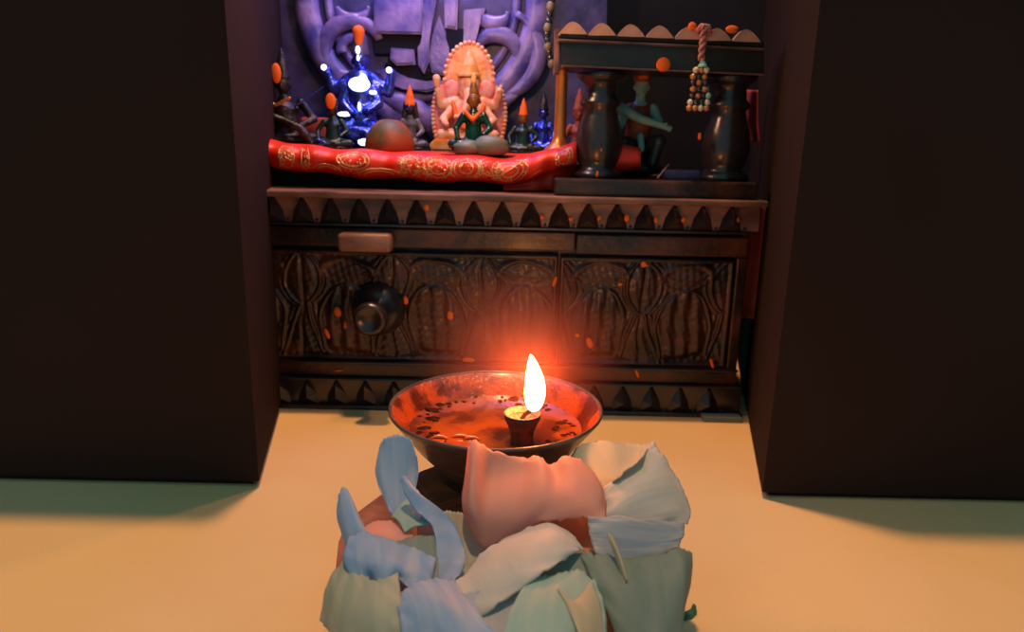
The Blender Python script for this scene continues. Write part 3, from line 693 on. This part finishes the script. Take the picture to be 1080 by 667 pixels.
tl = drape('hanging_drape', [(328, 779, 830), (360, 777, 830), (408, 782, 830), (426, 784, 830)], 'drape_teal', 'dark teal cloth hanging below the red one, beside the right end of the altar', .545)
# paper strip
a, b = T(735, 434, .001), T(775, 436, .001)
bm = B(); box(bm, a.x, b.x, .4885, .4965, 0, .0042, .0006); tag(link('paper_strip', bm, 'paper', smooth=False), 'short flat greyish strip lying against the right end of the cabinet base', 'strip')

# ------------------------------------------------------------------ pedestal, bowl, lamp
zs = .024
edge = [T(357, 572, zs), T(362, 556, zs), T(378, 540, zs), T(402, 520, zs), T(445, 497, zs)]
edge += [Vector((-.030, .370, zs)), Vector((.030, .370, zs)), T(664, 520, zs), T(686, 560, zs), T(694, 610, zs), T(680, 690, zs), T(600, 760, zs), T(420, 760, zs), T(350, 680, zs), T(353, 610, zs)]
ped = empty('wooden_pedestal', (0, .27, 0), 'low dark brown wooden stand under the bowl and the white petals', 'stand')
bm = B(); prism(bm, edge, Vector((0, 0, -.006)), .0012); link('top', bm, 'stand', ped, False)
cen = sum(edge, Vector())/len(edge)
bm = B(); prism(bm, [cen+(p-cen)*.93+Vector((0, 0, -.006)) for p in edge], Vector((0, 0, -.018)), 0); link('skirt', bm, 'wood_blue', ped, False)
bm = B(); q = [T(438, 505, .0275), T(456, 501, .0275), T(489, 524, .0275), T(458, 534, .0275)]; prism(bm, q, Vector((0, 0, -.0035)), .0005); link('raised_corner', bm, 'stand', ped, False)
bc = Vector((P(523, 430, .345).x, .345, zs)); Rr = .055; hb = .041
bowl = empty('clay_bowl', bc, 'dark round clay bowl with rust-red inside holding oil and a burning wick', 'bowl')
bm = B(); lathe(bm, bc, [(0, .0045), (.012, .002), (.014, 0), (.020, 0), (.022, .003), (.031, .011), (.041, .022), (.049, .033), (.0535, hb-.002), (Rr, hb), (.0548, hb+.0012), (.0538, hb+.0012), (.0532, hb+.0002)], 96); link('bowl_shell', bm, 'clay_out', bowl)
bm = B(); lathe(bm, bc, [(0, .006), (.015, .0065), (.028, .013), (.038, .022), (.0465, .033), (.0525, hb), (.0532, hb+.0002)], 96); link('bowl_lining', bm, 'clay_in', bowl)
zo = .0545
bm = B(); lathe(bm, (bc.x, bc.y, zo-.0025), [(0, 0), (.0430, 0), (.0445, .0025), (0, .0025)], 96)
oil = link('lamp_oil', bm, 'oil', smooth=False); tag(oil, 'glossy dark orange oil pooled inside the clay bowl', 'oil')
for k in range(70):
    a = random.uniform(0, 2*PI); r = random.choice([random.uniform(.031, .042), random.uniform(.036, .043)])
    if math.sin(a) < -.3 and abs(math.cos(a)) < .7: continue
    bm = B(); x, y = bc.x+r*math.cos(a), bc.y+r*math.sin(a); s = random.choice([random.uniform(.0004, .0012), random.uniform(.0008, .0024)])
    ell(bm, (x, y, zo+.0002), (s*1.5, s, .0004), Matrix.Rotation(a, 3, 'Z'), 8)
    for v in bm.verts: v.co += Vector((random.uniform(-1, 1), random.uniform(-1, 1), 0))*s*.5
    link('charred_flake', bm, 'crumb', oil)
for (px, py) in [(463, 462), (485, 461), (497, 463)]:
    c = T(px, py, zo+.0005); bm = B(); tube(bm, [c+Vector((-.004, -.0006, 0)), c+Vector((-.0015, .0005, .0006)), c+Vector((.002, .0004, .0006)), c+Vector((.0045, -.0008, 0))], lambda t: .0003+.0006*math.sin(PI*t), 8); link('pale_shred', bm, 'bead_amber', oil)
# wick holder
wc = P(551, 437, .325); wz0 = bc.z+.014
wh = empty('wick_holder', (wc.x, .325, wz0), 'small sooty flared clay cup standing in the oil with a lit wick', 'oil lamp')
top = wc.z; hh = top-wz0
bm = B(); lathe(bm, (wc.x, .325, wz0), [(0, 0), (.0065, 0), (.0062, hh*.4), (.0055, hh*.62), (.0062, hh*.75), (.0088, hh*.93), (.0090, hh), (.0080, hh), (.0055, hh*.86), (0, hh*.80)], 40); link('cup', bm, 'soot', wh)
bm = B(); lathe(bm, (wc.x, .325, wz0), [(.0086, hh*1.0+.0001), (.0092, hh+.0004), (.0086, hh+.0009), (.0079, hh+.0004), (.0068, hh*.93), (.004, hh*.87+.0006), (0, hh*.87+.0006)], 40); link('cup_lining', bm, 'wick_in', wh)
fx = P(561, 430, .325)
bm = B(); tube(bm, [Vector((wc.x-.001, .323, wz0+hh*.9)), Vector((wc.x+.001, .324, top)), Vector((fx.x, .325, top+.0025)), Vector((fx.x+.0005, .325, top+.005))], .0011, 8); wick = link('wick', bm, 'soot', wh)
zf0 = top+.0018; zf1 = Z(374, .325, 559)
bm = B(); prof = []
rows = []
for k in range(25):
    t = k/24; r = .0050*(math.sin(PI*min(1, .06+.94*t**.72))**.72) if t < .999 else 0
    r = max(r, .0007 if k == 0 else 0)
    cx = fx.x+.0008*math.sin(t*3.0)-.0022*t*t+.0008
    cxyz = Vector((cx, .325, zf0+(zf1-zf0)*t))
    rows.append((cxyz, r))
prev = None
for c_, r in rows:
    ring = [bm.verts.new(c_)] if r < 1e-5 else [bm.verts.new(c_+Vector((r*math.cos(2*PI*k/20), r*math.sin(2*PI*k/20), 0))) for k in range(20)]
    if prev:
        for k in range(20):
            a0, a1 = prev[k % len(prev)], prev[(k+1) % len(prev)]; b0, b1 = ring[k % len(ring)], ring[(k+1) % len(ring)]
            fc = [a0, a1]+([b1] if b1 is not b0 else [])+[b0]; bm.faces.new(fc)
    else: bm.faces.new(ring)
    prev = ring
link('flame', bm, 'flame', wick)

# faint smoke volume added round the flame for its red halo
bm = B(); hz = P(548, 372, .352); ell(bm, hz, (.062, .045, .056), None, 32)
o = link('glow_volume', bm, 'soot'); hm = bpy.data.materials.new('glow'); hm.use_nodes = True; n = hm.node_tree.nodes; l = hm.node_tree.links; n.clear()
out = n.new('ShaderNodeOutputMaterial'); vs = n.new('ShaderNodeVolumeScatter'); tc = n.new('ShaderNodeTexCoord'); mp = n.new('ShaderNodeMapping'); gr = n.new('ShaderNodeTexGradient'); gr.gradient_type = 'QUADRATIC_SPHERE'
mp.inputs['Location'].default_value = (-1, -1, -1); mp.inputs['Scale'].default_value = (2, 2, 2)
l.new(tc.outputs['Generated'], mp.inputs[0]); l.new(mp.outputs[0], gr.inputs[0]); mu = n.new('ShaderNodeMath'); mu.operation = 'MULTIPLY'; mu.inputs[1].default_value = 24.0
l.new(gr.outputs['Fac'], mu.inputs[0]); l.new(mu.outputs[0], vs.inputs['Density']); vs.inputs['Color'].default_value = (1, .26, .20, 1); vs.inputs['Anisotropy'].default_value = .2
l.new(vs.outputs[0], out.inputs['Volume']); o.data.materials[0] = hm
tag(o, 'faint reddish smoke volume added around the flame for its halo, above the bowl', 'glow', kind='stuff')
# ------------------------------------------------------------------ petals
def petal(root, cols, m, wave=.0006, name='petal', seed=0, label=None, cup=1.0):
    if name == 'flower_heart': cup = 0
    cup = {1: .85, 3: -.2, 29: -.3, 11: -.3, 13: -.3, 10: -.3, 21: -.35, 24: .3, 22: .25, 4: .3, 5: .2, 9: .5, 7: .5, 6: .2, 2: .4, 25: .3}.get(seed, .3)*(0 if name == 'flower_heart' else 1)
    random.seed(seed); ph = random.uniform(0, 6)
    C = [[P(*q) for q in c] for c in cols]
    allp = [q for c in C for q in c]; size = max((a-b_).length for a in allp for b_ in allp); k_ = min(1, max(.12, (size-.012)/.05)); wave *= k_
    nu, nv = 44, 30; bm = B(); g = []
    for i in range(nu+1):
        u = i/nu; row = []
        for j in range(nv+1):
            v = j/nv
            p = crom([crom(c, v) for c in C], u)
            p = p+Vector((0, -.35, .94))*min(.0085, size*.17)*cup*(math.sin(PI*u)*math.sin(PI*v))**.8
            e = max(abs(2*u-1), abs(2*v-1)); w = max(0, (e-.45)/.55)**2
            # ruffled rim plus a soft ribbing
            p = p+Vector((.25*math.sin(u*31+ph), math.sin(u*17+v*13+ph), .8*math.sin(u*23-v*19+ph*2)))*wave*w
            p = p+Vector((0, .00030*math.sin(u*14+3*math.sin(v*3+ph)), .00030*math.sin(u*11+v*4+ph)))*(1-.4*w)*k_
            sr = max(0, (e-.9)/.1)
            p = p+Vector((0, 0, .00045*math.sin(u*70+ph)+.0003*math.sin(u*117)))*sr*k_
            row.append(bm.verts.new(p))
        g.append(row)
    uvl = bm.loops.layers.uv.new('uv')
    for i, (A, Bq) in enumerate(zip(g, g[1:])):
        for k in range(nv):
            fc = bm.faces.new((A[k], A[k+1], Bq[k+1], Bq[k]))
            for lp in fc.loops:
                for a_, b_, vv in ((i, k, A[k]), (i, k+1, A[k+1]), (i+1, k+1, Bq[k+1]), (i+1, k, Bq[k])):
                    if lp.vert is vv: lp[uvl].uv = (a_/nu*size*40+seed, b_/nv*size*40)
    o = link(name, bm, m, root); s_ = o.modifiers.new('thick', 'SOLIDIFY'); s_.thickness = .0005; s_.offset = 0
    if label: o['label'] = label
    return o
FR = empty('white_flower', (.03, .24, zs), 'large open white flower with an upper petal coloured pink by flame light, lying right of centre before the bowl', 'flower')
petal(FR, [[(494, 468, .284), (491, 500, .28), (487, 530, .27), (495, 558, .262)], [(503, 465, .287), (500, 500, .274), (498, 540, .262), (505, 572, .258)], [(520, 476, .289), (516, 508, .282), (514, 548, .265), (517, 580, .257)], [(550, 483, .288), (548, 512, .28), (545, 545, .263), (550, 563, .255)], [(568, 482, .287), (570, 508, .278), (568, 538, .262), (566, 553, .256)], [(579, 491, .286), (585, 513, .276), (585, 535, .262), (582, 549, .254)], [(598, 482, .284), (606, 508, .272), (606, 534, .258), (603, 548, .251)], [(622, 495, .279), (630, 515, .267), (628, 535, .256), (624, 549, .249)], [(634, 512, .273), (638, 525, .266), (639, 538, .257), (638, 549, .248)]], 'p_flamelit', .0005, seed=1, label='petal with pink flame light in its colour')
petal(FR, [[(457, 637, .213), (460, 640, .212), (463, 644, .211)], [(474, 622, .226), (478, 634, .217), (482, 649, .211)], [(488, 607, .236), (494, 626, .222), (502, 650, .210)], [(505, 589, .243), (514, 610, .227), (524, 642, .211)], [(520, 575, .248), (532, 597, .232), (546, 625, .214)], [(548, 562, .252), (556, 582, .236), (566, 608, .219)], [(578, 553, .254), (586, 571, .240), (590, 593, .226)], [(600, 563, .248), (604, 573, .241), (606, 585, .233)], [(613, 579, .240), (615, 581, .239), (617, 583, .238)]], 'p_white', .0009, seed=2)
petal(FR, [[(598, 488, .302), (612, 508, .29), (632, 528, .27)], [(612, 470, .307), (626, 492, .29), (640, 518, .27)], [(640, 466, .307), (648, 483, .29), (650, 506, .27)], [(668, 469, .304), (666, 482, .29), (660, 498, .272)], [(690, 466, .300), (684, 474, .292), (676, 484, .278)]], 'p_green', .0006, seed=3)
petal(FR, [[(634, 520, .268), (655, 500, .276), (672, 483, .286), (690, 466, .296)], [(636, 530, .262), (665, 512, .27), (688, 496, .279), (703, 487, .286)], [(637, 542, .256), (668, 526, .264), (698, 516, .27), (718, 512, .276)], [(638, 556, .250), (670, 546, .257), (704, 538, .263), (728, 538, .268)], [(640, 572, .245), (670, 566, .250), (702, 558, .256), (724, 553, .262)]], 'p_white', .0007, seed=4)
petal(FR, [[(620, 545, .249), (655, 545, .248), (690, 549, .252), (722, 552, .258)], [(622, 565, .243), (655, 568, .243), (690, 572, .247), (720, 568, .252)], [(630, 590, .236), (655, 596, .237), (688, 592, .241), (710, 584, .246)]], 'p_shade_grey', .0006, seed=5, label='petal with bluish shade in its colour')
petal(FR, [[(612, 585, .236), (628, 620, .222), (652, 672, .208)], [(645, 588, .236), (660, 622, .222), (675, 680, .205)], [(688, 588, .240), (698, 618, .226), (702, 680, .206)], [(714, 579, .245), (722, 605, .232), (718, 675, .212)], [(730, 584, .247), (729, 612, .238), (713, 668, .220)]], 'p_shade_teal', .0007, seed=6, label='lower petal with teal shade in its colour')
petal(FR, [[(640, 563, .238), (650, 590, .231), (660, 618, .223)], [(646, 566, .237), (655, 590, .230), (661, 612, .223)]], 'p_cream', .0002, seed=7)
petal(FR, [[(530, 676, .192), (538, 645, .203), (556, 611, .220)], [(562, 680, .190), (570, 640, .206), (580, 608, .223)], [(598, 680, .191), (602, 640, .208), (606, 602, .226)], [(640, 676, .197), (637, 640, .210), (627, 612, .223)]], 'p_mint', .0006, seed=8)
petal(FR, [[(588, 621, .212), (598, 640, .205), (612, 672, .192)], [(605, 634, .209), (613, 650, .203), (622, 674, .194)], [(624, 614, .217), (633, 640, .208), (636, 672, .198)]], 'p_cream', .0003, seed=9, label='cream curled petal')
petal(FR, [[(552, 600, .2335), (576, 614, .2245), (590, 628, .2185)], [(590, 586, .2355), (605, 605, .2275), (612, 630, .2195)], [(624, 583, .237), (632, 600, .230), (636, 624, .221)]], 'p_shade_teal', .0004, seed=10)
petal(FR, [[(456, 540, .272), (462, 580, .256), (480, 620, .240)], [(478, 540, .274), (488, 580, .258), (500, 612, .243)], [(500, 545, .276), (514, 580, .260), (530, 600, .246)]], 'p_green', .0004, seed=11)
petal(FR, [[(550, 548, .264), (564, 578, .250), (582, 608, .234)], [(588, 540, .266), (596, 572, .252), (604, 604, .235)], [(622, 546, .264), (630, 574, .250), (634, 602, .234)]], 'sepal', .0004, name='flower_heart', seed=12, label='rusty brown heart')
petal(FR, [[(462, 630, .216), (474, 652, .207), (490, 690, .194)], [(510, 622, .219), (512, 652, .207), (515, 690, .194)], [(566, 606, .225), (560, 640, .211), (545, 690, .194)]], 'p_shade_grey', .0003, seed=13)
FL = empty('white_flower', (-.03, .24, zs), 'white flower coloured by cool blue light, with an upright round petal and curled ribbon petal, left before the bowl', 'flower')
petal(FL, [[(399, 478, .285), (396, 502, .28), (408, 534, .268)], [(404, 464, .288), (404, 500, .277), (412, 542, .264)], [(418, 459, .290), (418, 500, .277), (420, 548, .262)], [(432, 463, .288), (431, 500, .278), (428, 543, .264)], [(440, 482, .285), (441, 502, .281), (435, 530, .270)]], 'p_bluelit', .0006, seed=21)
petal(FL, [[(422, 504, .266), (425, 503, .267), (430, 507, .267)], [(427, 522, .262), (436, 518, .264), (446, 525, .265)], [(440, 540, .257), (455, 537, .261), (466, 540, .262)], [(456, 556, .252), (470, 556, .258), (481, 558, .257)], [(460, 580, .243), (478, 582, .247), (490, 583, .246)], [(455, 603, .232), (474, 604, .236), (488, 602, .238)], [(447, 621, .223), (462, 625, .225), (476, 618, .230)]], 'p_bluelit', .0004, seed=22, label='long curled ribbon petal')
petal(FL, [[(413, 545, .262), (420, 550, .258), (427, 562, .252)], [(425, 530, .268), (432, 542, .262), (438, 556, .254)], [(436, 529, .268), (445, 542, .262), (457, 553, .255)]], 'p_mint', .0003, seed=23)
petal(FL, [[(357, 522, .262), (356, 545, .258), (364, 574, .25)], [(362, 514, .265), (364, 545, .256), (372, 578, .246)], [(368, 520, .264), (375, 546, .256), (384, 575, .246)], [(373, 531, .262), (382, 552, .256), (392, 568, .246)]], 'p_bluelit', .0006, seed=24)
petal(FL, [[(374, 566, .250), (380, 574, .244), (386, 584, .240)], [(392, 552, .260), (396, 566, .250), (404, 580, .243)], [(414, 550, .262), (416, 566, .252), (420, 582, .244)], [(436, 556, .260), (436, 570, .250), (440, 584, .244)]], 'p_flamelit', .0004, seed=25)
petal(FL, [[(368, 566, .246), (363, 590, .232), (379, 632, .219)], [(385, 562, .248), (386, 592, .230), (391, 610, .225)], [(405, 568, .246), (408, 595, .228), (404, 626, .218)], [(435, 578, .243), (428, 602, .228), (420, 612, .224)], [(460, 590, .236), (455, 612, .226), (444, 638, .214)]], 'p_bluelit', .0005, seed=26)
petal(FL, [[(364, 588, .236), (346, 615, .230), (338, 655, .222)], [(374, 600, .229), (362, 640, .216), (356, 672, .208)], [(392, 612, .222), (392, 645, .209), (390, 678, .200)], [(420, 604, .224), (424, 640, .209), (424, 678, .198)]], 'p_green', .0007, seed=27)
petal(FL, [[(412, 632, .215), (420, 648, .206), (425, 680, .196)], [(440, 615, .222), (455, 640, .207), (465, 682, .194)], [(470, 612, .226), (488, 650, .206), (498, 684, .193)], [(492, 625, .222), (515, 660, .201), (540, 684, .192)]], 'p_bluelit', .0006, seed=28)
petal(FL, [[(418, 572, .246), (412, 590, .236), (420, 615, .224)], [(438, 566, .249), (436, 590, .236), (440, 618, .223)], [(458, 566, .249), (462, 594, .236), (462, 622, .222)]], 'p_shade_teal', .0004, seed=29)
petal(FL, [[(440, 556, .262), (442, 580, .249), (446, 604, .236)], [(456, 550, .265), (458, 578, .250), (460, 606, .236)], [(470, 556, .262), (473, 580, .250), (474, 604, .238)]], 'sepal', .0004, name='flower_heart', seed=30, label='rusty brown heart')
# leaf scrap on the cloth
bm = B(); pts = [(718, 652), (722, 645), (729, 643), (731, 636), (734, 638), (735, 644), (730, 649), (724, 651)]
prism(bm, [T(x, y, .002) for x, y in pts], Vector((0, 0, -.0018)), .0003)
tag(link('leaf_scrap', bm, 'leaf', smooth=False), 'tiny dark green leaf scrap on the cream cloth at the lower right of the petals', 'leaf')

# ------------------------------------------------------------------ light
def lamp(name, kind, loc, col, e, **k):
    d = bpy.data.lights.new(name, kind); d.color = col; d.energy = e
    for a, v in k.items(): setattr(d, a, v)
    o = bpy.data.objects.new(name, d); COL.objects.link(o); o.location = loc; return o
lamp('ceiling_lamp', 'POINT', (-.10, .53, 1.75), (1, .53, .22), 76, shadow_soft_size=.035)
o = lamp('blue_led', 'AREA', P(440, -150, .585), (.33, .28, 1), .42, size=.12)
o.rotation_euler = (math.radians(24), 0, 0)
o = lamp('idol_fill', 'POINT', P(470, -60, .47), (1, .50, .28), .55, shadow_soft_size=.01)  # unseen warm fill added to brighten the idols and red cloth
w = bpy.data.worlds.new('world'); bpy.context.scene.world = w; w.use_nodes = True
w.node_tree.nodes['Background'].inputs[0].default_value = (.11, .24, .27, 1); w.node_tree.nodes['Background'].inputs[1].default_value = 1.1
# ------------------------------------------------------------------ camera
cd = bpy.data.cameras.new('camera'); co = bpy.data.objects.new('camera', cd); COL.objects.link(co)
R = Matrix((rt, up, -fw)).transposed()
co.matrix_world = Matrix.Translation(CAM) @ R.to_4x4()
cd.sensor_fit = 'HORIZONTAL'; cd.sensor_width = 36; cd.lens = 36*F/W; cd.clip_start = .01
cd.dof.use_dof = True; cd.dof.focus_distance = .36; cd.dof.aperture_fstop = 13
sc = bpy.context.scene; sc.camera = co
sc.view_settings.view_transform = 'Standard'; sc.view_settings.look = 'None'; sc.view_settings.exposure = 0; sc.view_settings.gamma = 1
sc.view_settings.use_curve_mapping = False
